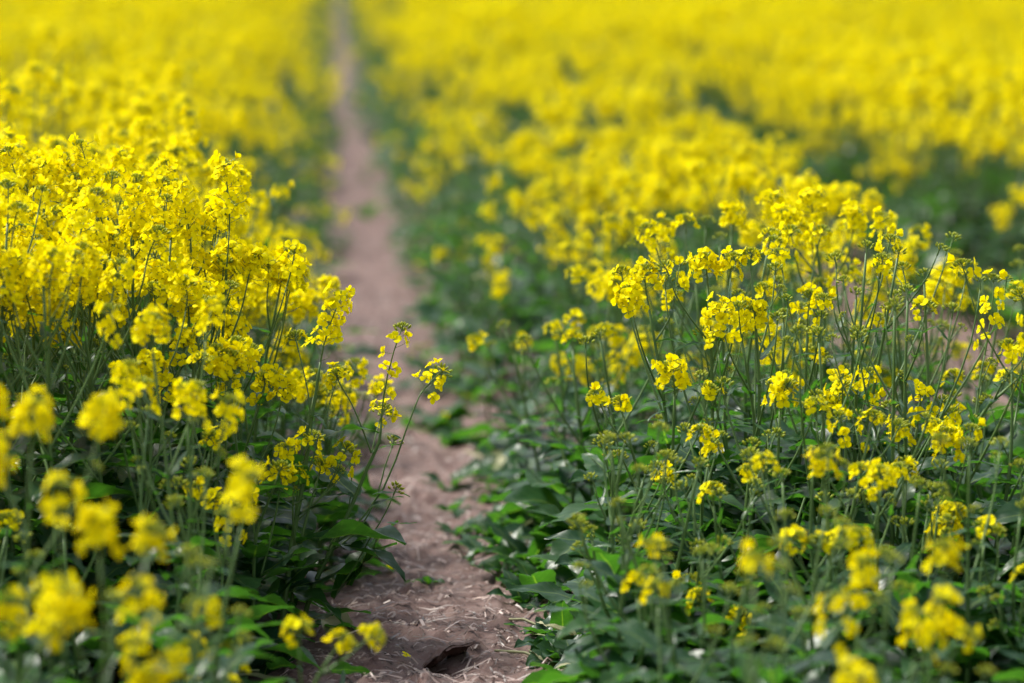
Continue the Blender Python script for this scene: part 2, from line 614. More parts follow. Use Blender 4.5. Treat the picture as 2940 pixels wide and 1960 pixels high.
def plan(r, height, lean=(0, 0), main='dense', side=('dense', 'young'), branches=4, leafy=1.0, thick=1.0, stem_ctrl=None, extra=None, spread=1.0, low=0.42):
    """local plan of a plant whose foot is the origin"""
    P = dict(stems=[], leaves=[], heads=[])
    H = r.choice(HEADS[main])
    if stem_ctrl is None:
        top = Vector((lean[0], lean[1], height - H['L'] - 0.012))
        wob = Vector((r.uniform(-1, 1), r.uniform(-1, 1), 0)) * 0.018
        c = [Vector((0, 0, -0.02)), Vector((lean[0] * 0.18, lean[1] * 0.18, height * 0.3)) + wob, Vector((lean[0] * 0.5, lean[1] * 0.5, height * 0.62)) - wob * 0.6, top]
    else:
        c = stem_ctrl
    pts = smooth_pts(c, 10)
    r0 = 0.0070 * thick * (0.6 + 0.4 * height)
    rad = [r0 + (0.0024 - r0) * (i / 10) ** 0.85 for i in range(11)]
    P['stems'].append((pts, rad, 6))
    d = (pts[-1] - pts[-2]).normalized()
    P['heads'].append((main, H, Matrix.Translation(pts[-1]) @ along_z(d, r.uniform(0, 6.3))))
    # branches from the upper axils, with a small leaf under each
    az = r.uniform(0, 6.3)
    for b in range(branches):
        t = low + (0.9 - low) * (b + r.uniform(0.1, 0.9)) / max(branches, 1)
        p, dd = frame_on(pts, t)
        az += 2.4 + r.uniform(-0.4, 0.4)
        out = Vector((math.cos(az), math.sin(az), 0))
        room = (1.0 - t) * height
        ln = room * r.uniform(0.70, 1.02) + 0.03
        reach = ln * r.uniform(0.30, 0.55) * spread
        k = r.choice(side)
        Hb = r.choice(HEADS[k])
        ln = max(0.05, ln - Hb['L'] * 0.6)
        q = [p, p + out * reach * 0.5 + dd * ln * 0.38, p + out * reach * 0.85 + dd * ln * 0.72, p + out * reach + dd * ln]
        bp = smooth_pts(q, 6)
        br = 0.0036 * thick * (1.1 - 0.5 * t)
        P['stems'].append((bp, [br + (0.0013 - br) * i / 6 for i in range(7)], 5))
        bd = (bp[-1] - bp[-2]).normalized()
        P['heads'].append((k, Hb, Matrix.Translation(bp[-1]) @ along_z(bd, r.uniform(0, 6.3))))
        P['leaves'].append(('lance' if t > 0.6 else 'oblong', leaf_M(p, az + r.uniform(-0.3, 0.3), r.uniform(-0.1, 0.6), r.uniform(0.055, 0.10) if t > 0.6 else r.uniform(0.10, 0.15)), r.random()))
        for _ in range(r.choice((0, 1, 1, 2))):
            pp, _d = frame_on(bp, r.uniform(0.35, 0.85))
            P['leaves'].append(('lance', leaf_M(pp, r.uniform(0, 6.3), r.uniform(-0.2, 0.9), r.uniform(0.03, 0.06)), r.random()))
            if r.random() < 0.35:
                kb = 'bud'
                Hs = r.choice(HEADS[kb])
                d2 = (_d + Vector((r.uniform(-1, 1), r.uniform(-1, 1), 0.3)) * 0.6).normalized()
                e = pp + d2 * r.uniform(0.02, 0.05)
                P['stems'].append(([pp, pp.lerp(e, 0.5), e], [0.0011, 0.001, 0.0009], 4))
                P['heads'].append((kb, Hs, Matrix.Translation(e) @ along_z(d2) @ Matrix.Scale(0.7, 4)))
    # leaves down the stem
    nl = int(round((5 + 7 * height) * leafy))
    for i in range(nl):
        t = 0.03 + 0.68 * (i + r.uniform(0, 0.9)) / nl
        p, dd = frame_on(pts, t)
        az += 2.4 + r.uniform(-0.5, 0.5)
        if t < 0.36:
            kd, ln, el = ('lobed' if r.random() < 0.6 else 'oblong'), r.uniform(0.15, 0.25) * min(1.15, 0.55 + 0.6 * height), r.uniform(-0.1, 0.75)
        elif t < 0.58:
            kd, ln, el = 'oblong', r.uniform(0.11, 0.18), r.uniform(-0.1, 0.7)
        else:
            kd, ln, el = 'lance', r.uniform(0.05, 0.095), r.uniform(-0.1, 0.8)
        P['leaves'].append((kd, leaf_M(p, az, el, ln), r.random()))
    if extra:
        for q, rad_b, k in extra:
            bp = smooth_pts(q, 8)
            Hb = r.choice(HEADS[k])
            P['stems'].append((bp, [rad_b + (0.0012 - rad_b) * i / 8 for i in range(9)], 5))
            bd = (bp[-1] - bp[-2]).normalized()
            P['heads'].append((k, Hb, Matrix.Translation(bp[-1]) @ along_z(bd, r.uniform(0, 6.3))))
    return P


def rosette(r, n, size):
    P = dict(stems=[], leaves=[], heads=[])
    for i in range(n):
        P['leaves'].append((r.choice(('lobed', 'oblong', 'oblong')), leaf_M(Vector((0, 0, 0.008)), i * 2.4 + r.uniform(-0.4, 0.4), r.uniform(0.15, 1.0), size * r.uniform(0.6, 1.1)), r.random()))
    return P


def bake(P, lod):
    mb = MB()
    for pts, rad, s in P['stems']:
        tube(mb, pts, rad, max(4, s - lod * 2), STEM, random.Random(len(pts)).random())
    for k, M, tn in P['leaves']:
        mb.add_mb(LEAVES[k][int(tn * 997) % len(LEAVES[k])], M, tn)
    for k, H, M in P['heads']:
        mb.add_mb(head_baked(H, lod), M)
    return mb


def build(P, loc, sharp, label, group, cat='plant', name='rapeseed_plant'):
    """the plan as an Empty with its parts; sharp: flowers and buds are sub-parts"""
    root = bpy.data.objects.new(name, None)
    root.empty_display_size = 0.05
    col.objects.link(root)
    root.location = loc
    tag(root, label, cat, group)
    if P['stems']:
        if sharp:
            for i, (pts, rad, s) in enumerate(P['stems']):
                mb = MB()
                tube(mb, pts, rad, s + (2 if i == 0 else 0), STEM)
                link('stem' if i == 0 else 'branch', mb.mesh('stem'), root)
        else:
            mb = MB()
            for pts, rad, s in P['stems']:
                tube(mb, pts, rad, s, STEM)
            link('stem', mb.mesh('stem'), root)
    for k, M, tn in P['leaves']:
        link('leaf', LEAF_ME[k][int(tn * 997) % len(LEAF_ME[k])], root, M)
    for k, H, M in P['heads']:
        if sharp:
            h = link('flower_head', H['axis_me'], root, M)
            for fi, FM, tn in H['flowers']:
                link('flower', FLOWER_ME[fi], h, FM)
            link('bud_cluster', BUD_ME[H['bud'][0]], h, H['bud'][1])
        else:
            link('flower_head', H['baked_me'], root, M)
    return root


# ------------------------------------------------------------------ the ground and the two wheel tracks
def grid_mesh(name, xs_of, ys, height_of, mat):
    V, F = [], []
    w = None
    for y in ys:
        xs = xs_of(y)
        w = len(xs)
        for x in xs:
            V.append((x, y, height_of(x, y)))
    for i in range(len(ys) - 1):
        for j in range(w - 1):
            a = i * w + j
            F.append((a, a + 1, a + w + 1, a + w))
    me = bpy.data.meshes.new(name)
    me.from_pydata(V, [], F)
    me.materials.append(mat)
    me.polygons.foreach_set('use_smooth', [True] * len(F))
    o = link(name, me)
    return tag(o, kind='structure')


def steps(a, b, s0, grow):
    out = [a]
    s = s0
    while out[-1] < b:
        out.append(out[-1] + s)
        s *= grow
    return out


gx = sorted(set([-600, -300, -120, -60, -30] + [i * 1.5 for i in range(-14, 15)] + [30, 60, 120, 300, 600]))
gy = [-300, -100, -40, -15, -6] + steps(-3, 900, 1.0, 1.06)
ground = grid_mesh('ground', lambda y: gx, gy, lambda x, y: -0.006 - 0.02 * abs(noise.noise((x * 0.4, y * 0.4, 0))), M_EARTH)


def soil_h(x, y, u):
    e = max(0.0, 1 - (abs(u) / 1.0) ** 6)
    h = 0.010 + 0.018 * noise.noise((x * 5, y * 4, 0.3)) + 0.013 * noise.noise((x * 16, y * 11, 4.1)) + 0.009 * noise.noise((x * 42, y * 34, 9.0))
    h += 0.045 * max(0, noise.noise((x * 22, y * 16, 2.0)) - 0.22)
    # scrape in front of the lifted crust
    for (hx, hy, hr, hd) in PITS:
        q = ((x - hx) / hr) ** 2 + ((y - hy) / (hr * 1.3)) ** 2
        h -= hd * math.exp(-q)
    return max(h + 0.012, -0.03) * e - 0.03 * (1 - e)


crust = at(1270, 1888, 7.40)
crust = Vector((crust.x, 7.40, 0))
gp = lambda px, py: (lambda r_: Vector((0, 0, HC)) + r_ * (HC / -r_.z))(ray(px, py))
crust = gp(1268, 1932)
PITS = [(crust.x, crust.y - 0.01, 0.045, 0.045), (gp(1540, 1905).x, gp(1540, 1905).y, 0.04, 0.03)]
for off in (0.0, TRACK):
    us = [i / 45 - 1 for i in range(91)]
    fine = off == 0
    ys = [4.5, 5.2, 5.9, 6.4] + steps(6.5, 92, 0.011 if fine else 0.03, 1.006)
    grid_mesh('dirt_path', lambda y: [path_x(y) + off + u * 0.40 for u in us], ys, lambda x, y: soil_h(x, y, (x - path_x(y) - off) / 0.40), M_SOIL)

# lifted crust of soil on the path
def crust_thing():
    mb = MB()
    r = random.Random(3)
    n, k = 10, 6
    V, A, F = [], [], []
    for side in (1, -1):
        for i in range(n + 1):
            for j in range(k + 1):
                x, y = (i / n - 0.5), (j / k - 0.5)
                edge = 1 - max(abs(x), abs(y)) * 2
                th = (0.008 * min(1, edge * 3) + 0.001) * side
                nx = 1 + 0.25 * noise.noise((x * 4, y * 4, 1.5))
                V.append((x * 0.13 * nx, y * 0.075 * (1 + 0.35 * noise.noise((x * 5, 3.3, y))), th + 0.007 * noise.noise((x * 7, y * 6, side * 0.3)) - 0.05 * x * x))
                A.append((0, 0, 0))
    m = (n + 1) * (k + 1)
    for s in (0, 1):
        for i in range(n):
            for j in range(k):
                a = s * m + i * (k + 1) + j
                q = (a, a + k + 1, a + k + 2, a + 1)
                F.append(q if s == 0 else q[::-1])
    ring = [i * (k + 1) for i in range(n)] + [n * (k + 1) + j for j in range(k)] + [i * (k + 1) + k for i in range(n, 0, -1)] + [j for j in range(k, 0, -1)]
    for a, b in zip(ring, ring[1:] + ring[:1]):
        F.append((a, b, b + m, a + m))
    mb.add(V, F, 0, A)
    me = mb.mesh('soil_crust', [M_SOIL])
    o = link('soil_crust', me)
    o.location = (crust.x + 0.005, crust.y + 0.04, 0.032)
    o.rotation_euler = (R(-24), R(-22), R(20))
    o.scale = (0.8, 0.8, 0.9)
    tag(o, 'lifted slab of dry brown soil crust over a dark hollow on the path', 'soil')


crust_thing()

# straw and chaff pressed into the path
def litter():
    mb = MB()
    r = random.Random(11)
    for i in range(5200):
        Y = 6.7 + 8.0 * r.random() ** 2.0
        off = TRACK if r.random() < 0.15 else 0.0
        u = r.uniform(-0.85, 0.85)
        x = path_x(Y) + off + u * 0.40
        L = r.uniform(0.006, 0.028) if r.random() < 0.88 else r.uniform(0.03, 0.09)
        w = r.uniform(0.0008, 0.0018) if r.random() < 0.8 else r.uniform(0.0018, 0.0036)
        a = r.gauss(0.0, 0.8)
        dx, dy = math.cos(a) * L / 2, math.sin(a) * L / 2
        nx, ny = -math.sin(a) * w, math.cos(a) * w
        V = []
        for t in (-1, 0, 1):
            X, YY = x + dx * t, Y + dy * t
            z = soil_h(X, YY, (X - path_x(YY) - off) / 0.40) + 0.003 + (0.003 if t == 0 else 0) + r.uniform(0, 0.004)
            V += [(X - nx, YY - ny, z), (X + nx, YY + ny, z + r.uniform(-0.001, 0.003))]
        tn = r.random() ** 1.5
        mb.add(V, [(0, 1, 3, 2), (2, 3, 5, 4)], 0, [(0, 0, tn)] * 6)
    o = link('straw_litter', mb.mesh('straw_litter', [M_STRAW]))
    tag(o, 'pale dry straw scattered over the trodden soil', 'straw', kind='stuff')


litter()

# ------------------------------------------------------------------ plants one can point to
LEFT = 'rapeseed plants in the stand left of the path'
RIGHT = 'rapeseed plants in the clump right of the path'
NEARL = 'blurred near rapeseed plants at the lower left'
NEARR = 'blurred near rapeseed plants at the lower right'
D = 1.25     # coordinates below were read on a view 2352 pixels wide
taken = []
#  x, y of the head's top, distance, foot's sideways shift, main head, side heads, branches, group, label
HERO = [
    # left stand
    (168, 338, 7.75, 0.02, 'long', ('long', 'dense', 'bud'), 6, LEFT, 'tallest rapeseed plant of the left stand, green bud cluster topping its yellow blossoms'),
    (100, 366, 7.70, 0.00, 'dense', ('long', 'dense', 'young'), 6, LEFT, 'tall rapeseed plant with a round yellow head just left of the tallest one'),
    (287, 340, 7.95, 0.03, 'dense', ('dense', 'long'), 5, LEFT, 'thin straight rapeseed stem with a small yellow head right of the tallest plant'),
    (252, 388, 7.60, -0.06, 'young', ('dense', 'long', 'young'), 5, LEFT, 'rapeseed plant with a leaning green bud tip at the top of the left stand'),
    (436, 404, 7.55, 0.03, 'long', ('dense', 'long', 'few'), 6, LEFT, 'tall rapeseed plant with a long upright yellow spike on a bare dark stem'),
    (300, 466, 7.50, 0.03, 'young', ('dense', 'young', 'long'), 5, LEFT, 'rapeseed plant with a green bud crown among yellow flowers below the tallest plants'),
    (392, 500, 7.60, -0.05, 'young', ('dense', 'few'), 5, LEFT, 'rapeseed plant with an olive bud tip leaning to the path in the left stand'),
    (520, 552, 7.50, -0.07, 'dense', ('dense', 'long', 'few'), 6, LEFT, 'rapeseed plant arching to the path with broad yellow heads at the stand edge'),
    (60, 460, 7.45, 0.00, 'dense', ('dense', 'long'), 6, LEFT, 'full yellow rapeseed plant at the outer end of the left stand'),
    (40, 560, 7.25, 0.02, 'long', ('dense', 'long'), 6, LEFT, 'bushy yellow rapeseed plant below the outer end of the left stand'),
    (190, 560, 7.15, 0.03, 'long', ('dense', 'long', 'dense'), 6, LEFT, 'yellow rapeseed plant in the middle of the left stand front with crowded heads'),
    (345, 600, 7.35, 0.0, 'dense', ('dense', 'long', 'young'), 6, LEFT, 'broad yellow rapeseed plant in the stand, under the long upright spike'),
    (460, 640, 7.35, -0.04, 'dense', ('dense', 'few', 'young'), 5, LEFT, 'rapeseed plant with drooping lower blossoms inside the left stand by the path'),
    (642, 586, 7.80, -0.10, 'dense', ('dense', 'long', 'few'), 4, LEFT, 'rapeseed plant standing out toward the path with one domed yellow head'),
    (690, 668, 8.60, -0.06, 'dense', ('dense', 'few'), 4, LEFT, 'soft focus yellow rapeseed plant behind the path edge of the stand'),
    (590, 838, 7.45, -0.05, 'few', ('few', 'young', 'bud'), 4, LEFT, 'short rapeseed plant with small scattered flowers at the stand edge'),
    (530, 770, 7.20, -0.04, 'few', ('few', 'young', 'dense'), 4, LEFT, 'rapeseed plant with drooping small flowers in front of the yellow stand'),
    (480, 985, 7.10, -0.05, 'young', ('few', 'young', 'bud'), 3, LEFT, 'low rapeseed plant with few flowers among dark stems in the left stand'),
    (622, 1050, 7.20, -0.05, 'few', ('young', 'bud'), 3, LEFT, 'low rapeseed plant with two open flowers over big blue green leaves'),
    (728, 1050, 7.40, -0.04, 'young', ('young', 'few'), 2, LEFT, 'small rapeseed plant with a bud head beside the thick leaning stem'),
    (520, 1145, 6.95, 0.0, 'few', ('young', 'bud'), 3, LEFT, 'short leafy rapeseed plant low in the left stand with hidden yellow flowers'),
    (350, 716, 6.65, 0.05, 'long', ('dense', 'long'), 5, NEARL, 'blurred yellow rapeseed plant standing before the middle of the left stand'),
    (430, 870, 6.5, 0.0, 'few', ('young', 'few'), 4, NEARL, 'blurred green budded rapeseed plant before the left stand'),
    (70, 905, 5.75, -0.03, 'long', ('long', 'dense'), 3, NEARL, 'very blurred rapeseed plant with a big yellow head at the outer lower left'),
    (228, 1165, 5.45, -0.02, 'long', ('dense', 'few', 'dense'), 5, NEARL, 'blurred near rapeseed plant with a chain of large yellow heads, biggest of the lower left'),
    (150, 1350, 5.40, 0.0, 'long', ('few', 'dense'), 4, NEARL, 'blurred near rapeseed plant left of the chain of large yellow heads'),
    (345, 1520, 5.40, 0.03, 'dense', ('few', 'young'), 3, NEARL, 'blurred low rapeseed plant with its head at the bottom of the view'),
    (15, 1350, 5.50, 0.0, 'few', ('few',), 3, NEARL, 'blurred near rapeseed plant with few flowers at the far lower left corner'),
    (760, 1440, 6.15, -0.05, 'young', ('young', 'few'), 2, NEARL, 'blurred small rapeseed plant with yellow flowers leaning over the path edge'),
    (505, 1540, 6.2, 0.0, 'young', ('few',), 2, NEARL, 'small blurred rapeseed plant with one yellow flower at the bottom of the view'),
    # right clump
    (1870, 432, 8.25, -0.02, 'dense', ('dense', 'dense', 'few'), 5, RIGHT, 'tallest rapeseed plant of the right clump with two stacked yellow heads'),
    (1682, 468, 8.35, 0.03, 'dense', ('dense', 'few'), 4, RIGHT, 'rapeseed plant with a wide soft yellow dome, second tallest of the right clump'),
    (1626, 574, 7.60, -0.02, 'dense', ('few', 'dense', 'young'), 4, RIGHT, 'rapeseed plant with a sharp domed yellow head on a straight bare stem'),
    (1487, 604, 7.65, -0.05, 'dense', ('few', 'dense', 'young'), 4, RIGHT, 'rapeseed plant at the path side of the right clump with a flat topped head'),
    (1400, 630, 8.9, 0.05, 'dense', ('dense', 'few'), 4, RIGHT, 'soft focus yellow rapeseed plant behind the path side of the right clump'),
    (1705, 684, 7.45, -0.03, 'few', ('few', 'young', 'dense'), 4, RIGHT, 'rapeseed plant with a broad green bud dome and hanging yellow flowers'),
    (1550, 826, 7.30, -0.01, 'dense', ('few', 'bud', 'young'), 3, RIGHT, 'rapeseed plant with one tight upright yellow head over clean stems'),
    (1432, 905, 7.25, -0.07, 'young', ('few', 'young'), 3, RIGHT, 'short rapeseed plant with a few flowers at the path side of the clump'),
    (1792, 864, 7.20, 0.0, 'dense', ('dense', 'bud', 'young'), 4, RIGHT, 'rapeseed plant with a dense yellow head above a second larger one'),
    (1938, 846, 7.45, 0.02, 'few', ('young', 'few'), 3, RIGHT, 'rapeseed plant with green buds and a ring of open flowers mid clump'),
    (1990, 548, 7.60, 0.02, 'bud', ('bud', 'young'), 3, RIGHT, 'tall bare rapeseed stem topped only by a small green bud cluster'),
    (2062, 560, 7.65, 0.10, 'bud', ('young', 'bud'), 3, RIGHT, 'rapeseed plant leaning outward with only green yellow buds at its tip'),
    (1765, 520, 7.95, 0.06, 'young', ('young', 'few'), 4, RIGHT, 'rapeseed plant with a half opened head between the two tallest of the clump'),
    (1855, 660, 7.70, 0.04, 'few', ('young', 'bud', 'few'), 4, RIGHT, 'thin rapeseed plant with loose flowers under the tallest head of the clump'),
    (2146, 632, 8.55, 0.03, 'dense', ('dense', 'dense', 'few'), 5, RIGHT, 'soft focus rapeseed plant with heavy yellow heads at the outer side of the clump'),
    (2328, 630, 7.20, 0.14, 'sparse', ('sparse', 'few'), 3, RIGHT, 'outermost rapeseed plant with sparse flowers spread along a leaning stem'),
    (2065, 958, 7.20, 0.0, 'few', ('young', 'few'), 3, RIGHT, 'rapeseed plant with a loose yellow crown right of the mid clump buds'),
    (2172, 975, 7.15, 0.0, 'dense', ('young', 'bud'), 3, RIGHT, 'rapeseed plant with a small ball shaped yellow head over dark leaves'),
    (2168, 1162, 6.95, 0.0, 'dense', ('bud', 'young'), 2, RIGHT, 'short rapeseed plant with a neat yellow umbrella head, lower outer clump'),
    (2108, 880, 7.5, 0.03, 'few', ('few', 'young'), 3, RIGHT, 'rapeseed plant with loose pale buds before the outer brown soil gap'),
    (1627, 1000, 7.15, 0.0, 'young', ('young', 'bud'), 3, RIGHT, 'rapeseed plant with a small green head and three open flowers on a slim stem'),
    (1728, 1000, 7.1, 0.0, 'bud', ('bud', 'young'), 3, RIGHT, 'rapeseed plant with only green bud clusters in the middle of the clump'),
    (1895, 1030, 6.55, 0.0, 'few', ('few', 'young'), 3, RIGHT, 'soft rapeseed plant with scattered yellow flowers before the clump'),
    (1640, 1104, 6.95, -0.02, 'young', ('bud', 'young'), 3, RIGHT, 'short rapeseed plant with a flat olive bud head over lush leaves'),
    (2025, 1065, 6.85, 0.0, 'young', ('few', 'young'), 3, RIGHT, 'short rapeseed plant with two small flowers low in the right clump'),
    (1370, 1215, 7.25, -0.16, 'bud', ('bud',), 1, RIGHT, 'low rapeseed shoot leaning over the path edge with an unopened bud head'),
    (1682, 1380, 6.8, 0.0, 'young', ('bud', 'young'), 2, RIGHT, 'lowest rapeseed plant of the clump with two yellow flowers among big leaves'),
    (1875, 1225, 6.5, 0.0, 'young', ('young',), 3, RIGHT, 'soft rapeseed plant with two stacked yellow flowers in the lower clump'),
    (2165, 1235, 5.85, 0.02, 'few', ('few', 'bud'), 3, NEARR, 'blurred near rapeseed plant with a ring of yellow flowers'),
    (1925, 1352, 5.65, -0.03, 'few', ('few', 'few'), 3, NEARR, 'blurred near rapeseed plant with several small separate yellow flowers'),
    (2100, 1388, 5.70, 0.03, 'few', ('few', 'young'), 3, NEARR, 'blurred near rapeseed plant with two low heads below the flower ring'),
    (1972, 1520, 5.35, 0.0, 'dense', ('few',), 2, NEARR, 'very blurred rapeseed plant with one big yellow head at the bottom edge'),
    (2195, 1425, 5.7, 0.06, 'young', ('young',), 2, NEARR, 'blurred small rapeseed plant near the lower right corner'),
]
hero_roots = 0
for i, (hx, hy, Y, sh, main, side, nb, grp, lab) in enumerate(HERO):
    r = random.Random(1000 + i)
    T = at(hx * D, hy * D, Y)
    sh = -sh if grp in (LEFT, NEARL) else sh
    foot = Vector((T.x - sh + r.uniform(-0.02, 0.02), Y + r.uniform(-0.03, 0.05), 0))
    sharp = 6.9 <= Y <= 8.0
    lf = 1.5 if grp == RIGHT else 1.1 if grp == LEFT else 0.8
    if grp == RIGHT and i % 3:
        side = tuple(side[-1:]) + ('bud', 'young')
    if grp == NEARR:
        nb = 0 if i % 2 else 1
    if grp == NEARL:
        nb = min(nb, 3)
        side = tuple(k if k != 'long' else 'few' for k in side)
        main = 'dense' if main == 'long' else main
        side = tuple('few' if k == 'dense' and r.random() < 0.6 else k for k in side)
    P = plan(r, T.z, (T.x - foot.x, T.y - foot.y), main, side, nb, lf, spread=0.55 if grp == LEFT and hx > 450 else 1.0, low=0.42 if T.z > 0.6 else 0.3)
    build(P, foot, sharp, lab, grp)
    taken.append((foot.x, foot.y))

# the plant that stands alone on the path's left edge, and its neighbour
def px_plant(i, foot_px, Y, stem_px, main, branches_px, lab, **kw):
    foot = gp(*foot_px)
    foot = Vector((at(foot_px[0], foot_px[1], Y).x, Y, 0))
    L = lambda p, dy=0.0: at(p[0], p[1], Y + dy) - foot
    ctrl = [Vector((0, 0, -0.02))] + [L(p) for p in stem_px]
    ex = [([L(p, dy * (j / max(1, len(q) - 1))) for j, p in enumerate(q)], rb, k) for q, rb, k, dy in branches_px]
    P = plan(random.Random(i), ctrl[-1].z + 0.1, (0, 0), main, ('bud',), 0, kw.get('leafy', 0.5), kw.get('thick', 0.9), stem_ctrl=ctrl, extra=ex)
    for kd, p, az, el, ln in kw.get('leaves', ()):
        P['leaves'].append((kd, leaf_M(L(p), az, el, ln), random.Random(int(p[0])).random()))
    build(P, foot, True, lab, LEFT)
    taken.append((foot.x, foot.y))


px_plant(77, (835, 1830), 7.42, [(900, 1680), (965, 1555), (1056, 1340), (1088, 1270), (1094, 1215)], 'sparse', [
    ([(965, 1560), (1030, 1500), (1110, 1385), (1160, 1250), (1198, 1150), (1208, 1130)], 0.0026, 'few', 0.04),
    ([(1066, 1300), (1040, 1230), (1010, 1160), (985, 1118)], 0.0020, 'young', -0.03),
    ([(955, 1580), (1030, 1520), (1080, 1430), (1105, 1340), (1125, 1285)], 0.0020, 'bud', 0.06),
    ([(900, 1690), (975, 1690), (1060, 1550), (1105, 1475), (1130, 1420)], 0.0020, 'bud', -0.05),
    ([(1068, 1295), (1078, 1250), (1088, 1215)], 0.0014, 'young', 0.04),
    ([(930, 1620), (950, 1560), (1000, 1470), (1010, 1360), (1012, 1320)], 0.0018, 'bud', 0.05),
], 'lone rapeseed plant leaning over the bare path with sparse yellow flowers on open branches', leafy=0.35, thick=1.05, leaves=[
    ('oblong', (955, 1575), 0.1, 0.35, 0.10), ('oblong', (940, 1600), 3.6, -0.3, 0.13), ('lance', (1066, 1300), 0.3, 0.5, 0.06),
    ('oblong', (1000, 1680), 0.6, 1.0, 0.16), ('oblong', (960, 1720), 0.3, 0.9, 0.17), ('lance', (1070, 1420), 0.05, 0.2, 0.075),
    ('lance', (1150, 1260), 2.8, 0.5, 0.035), ('lance', (1060, 1460), 0.2, 0.55, 0.075), ('lance', (1110, 1500), 0.0, -0.1, 0.06), ('lance', (1030, 1400), 3.0, 0.6, 0.08)])
px_plant(78, (795, 1800), 7.38, [(835, 1580), (872, 1376), (890, 1230), (908, 1120), (920, 1040)], 'long', [
    ([(872, 1376), (905, 1300), (940, 1180), (960, 1110)], 0.0020, 'young', 0.05),
    ([(840, 1560), (850, 1450), (858, 1380), (870, 1330)], 0.0018, 'few', -0.04),
    ([(892, 1200), (885, 1130), (870, 1060), (858, 1010)], 0.0016, 'young', 0.04),
    ([(850, 1500), (900, 1450), (960, 1390), (1005, 1325)], 0.0016, 'bud', 0.03),
], 'rapeseed plant with a thick stem and one full yellow spike beside the lone plant', leafy=0.8, thick=1.1, leaves=[
    ('oblong', (850, 1480), 0.35, 0.5, 0.12), ('lobed', (815, 1700), 0.4, 0.3, 0.2), ('oblong', (820, 1650), 2.6, 0.2, 0.17), ('lance', (893, 1190), 0.2, 0.1, 0.04)])


# ------------------------------------------------------------------ the crop: where plants stand and how they look there
def place(x, y):
    """which strip a spot lies in and how far it is from the nearest wheel track's edge"""
    a, b = x - path_x(y), x - path_x(y) - TRACK
    e = min(abs(a) - half(y) + (0.05 if a > 0 and y > 10 else 0), abs(b) - half(y, True))
    return ('left' if a < 0 else 'right' if b > 0 else 'mid'), e


def crop_spot(x, y, r):
    """(height, kind) of a plant here, or None"""
    side, e = place(x, y)
    if e < 0:
        return (r.uniform(0.10, 0.2), 'leafy') if e > -0.11 and y > 9 and noise.noise((x * 3, y * 1.3, 2.0)) > 0.05 and r.random() < 0.3 else None
    if y > 9.5 and not (side == 'right' and e < 0.4) and noise.noise((x * 1.3, y * 0.9, 31.0)) < -0.12 and r.random() < 0.6:
        return None
    n1 = noise.noise((x * 0.55, y * 0.35, 5.0))
    n2 = noise.noise((x * 1.7, y * 1.1, 8.0))
    edge = min(1.0, 0.35 + e / 0.35)
    if side == 'left':
        if 9 < y < 20:
            e -= 0.05
        if e < 0.14 and y < 8:
            return None
        if y < 6.9:
            if r.random() < 0.35:
                return None
            return r.uniform(0.36, 0.60), 'leafy'
        h = (0.92 + 0.05 * n1) * (r.uniform(0.86, 1.04) if y < 9 else r.uniform(0.74, 1.10))
        if y < 7.6 and x > -0.75:
            h = min(h, 0.62 + (y - 6.9) * 0.45 + r.uniform(-0.18, 0.1))
        wide = 0.42 if y < 9.5 else 0.52
        h *= r.uniform(0.86, 1.06) * (0.44 + 0.56 * min(1, e / wide))
        return max(h, 0.15), 'front' if y < 7.5 and x > -0.75 else 'full' if e > wide * 0.5 else 'edge'
    if side == 'mid':
        if y < 7.0:
            return (r.uniform(0.32, 0.56), 'leafy') if r.random() > 0.2 else None
        if y < 9.0:
            if r.random() < 0.22 + (0.25 if e < 0.1 else 0):
                return None
            return r.uniform(0.44, 0.80) * (0.7 + 0.3 * edge), 'clump'
        if e < 0.10 and r.random() < 0.35:
            return r.uniform(0.12, 0.28), 'leafy'
        far = min(1, max(0, (y - 9) / 9))
        if y < 14 and x > path_x(y) + 1.2 and y > 8.4:
            return (r.uniform(0.22, 0.44), 'leafy') if r.random() < 0.6 else None
        if y < 16 and e < (0.30 if y > 9.8 else 0.42) and x < path_x(y) + 0.9:
            return (r.uniform(0.50, 0.66) if e > 0.1 and y > 9.6 else r.uniform(0.34, 0.5)) + 0.2 * e, ('edge' if r.random() < 0.30 + 0.45 * far else 'leafy')
        if r.random() < 0.34 - 0.26 * far:
            return None
        if y < 10.6 and r.random() < 0.62:
            return r.uniform(0.35, 0.6), 'clump'
        h = (0.70 + 0.08 * n1 + 0.19 * min(1, max(0, (y - 14) / 7))) * r.uniform(0.74, 1.10)
        wide = 0.45 if (y < 17 or x < path_x(y) + 0.9) else 0.16
        return h * (0.55 + 0.45 * min(1, e / wide)), 'edge' if e < wide * 0.4 else ('mid' if y < 17 else 'full')
    h = (0.88 + 0.07 * n1) * r.uniform(0.74, 1.10) * (0.86 + 0.14 * min(1, e / 0.2))
    if n2 < -0.3 and y > 12 and r.random() < 0.5:
        h *= 0.75
    return h, 'wall' if e < 0.5 else 'full'


STYLE = {   # main heads, side heads, branches
    'full': (('long', 'dense', 'dense', 'few', 'young'), ('dense', 'few', 'dense', 'long', 'few', 'young'), (6, 9)),
    'mid': (('dense', 'dense', 'few', 'long'), ('dense', 'few', 'dense', 'young'), (4, 6)),
    'edge': (('dense', 'few', 'young', 'bud'), ('few', 'young', 'bud', 'pale'), (3, 4)),
    'clump': (('few', 'young', 'bud', 'bud', 'bud'), ('young', 'bud', 'bud', 'bud'), (2, 4)),
    'wall': (('dense', 'long', 'few', 'dense'), ('dense', 'few', 'dense', 'long'), (7, 9)),
    'front': (('few', 'dense', 'few', 'young'), ('few', 'young', 'few', 'bud'), (4, 6)),
    'leafy': (('bud', 'bud', 'bud', 'young'), ('bud',), (1, 2)),
}


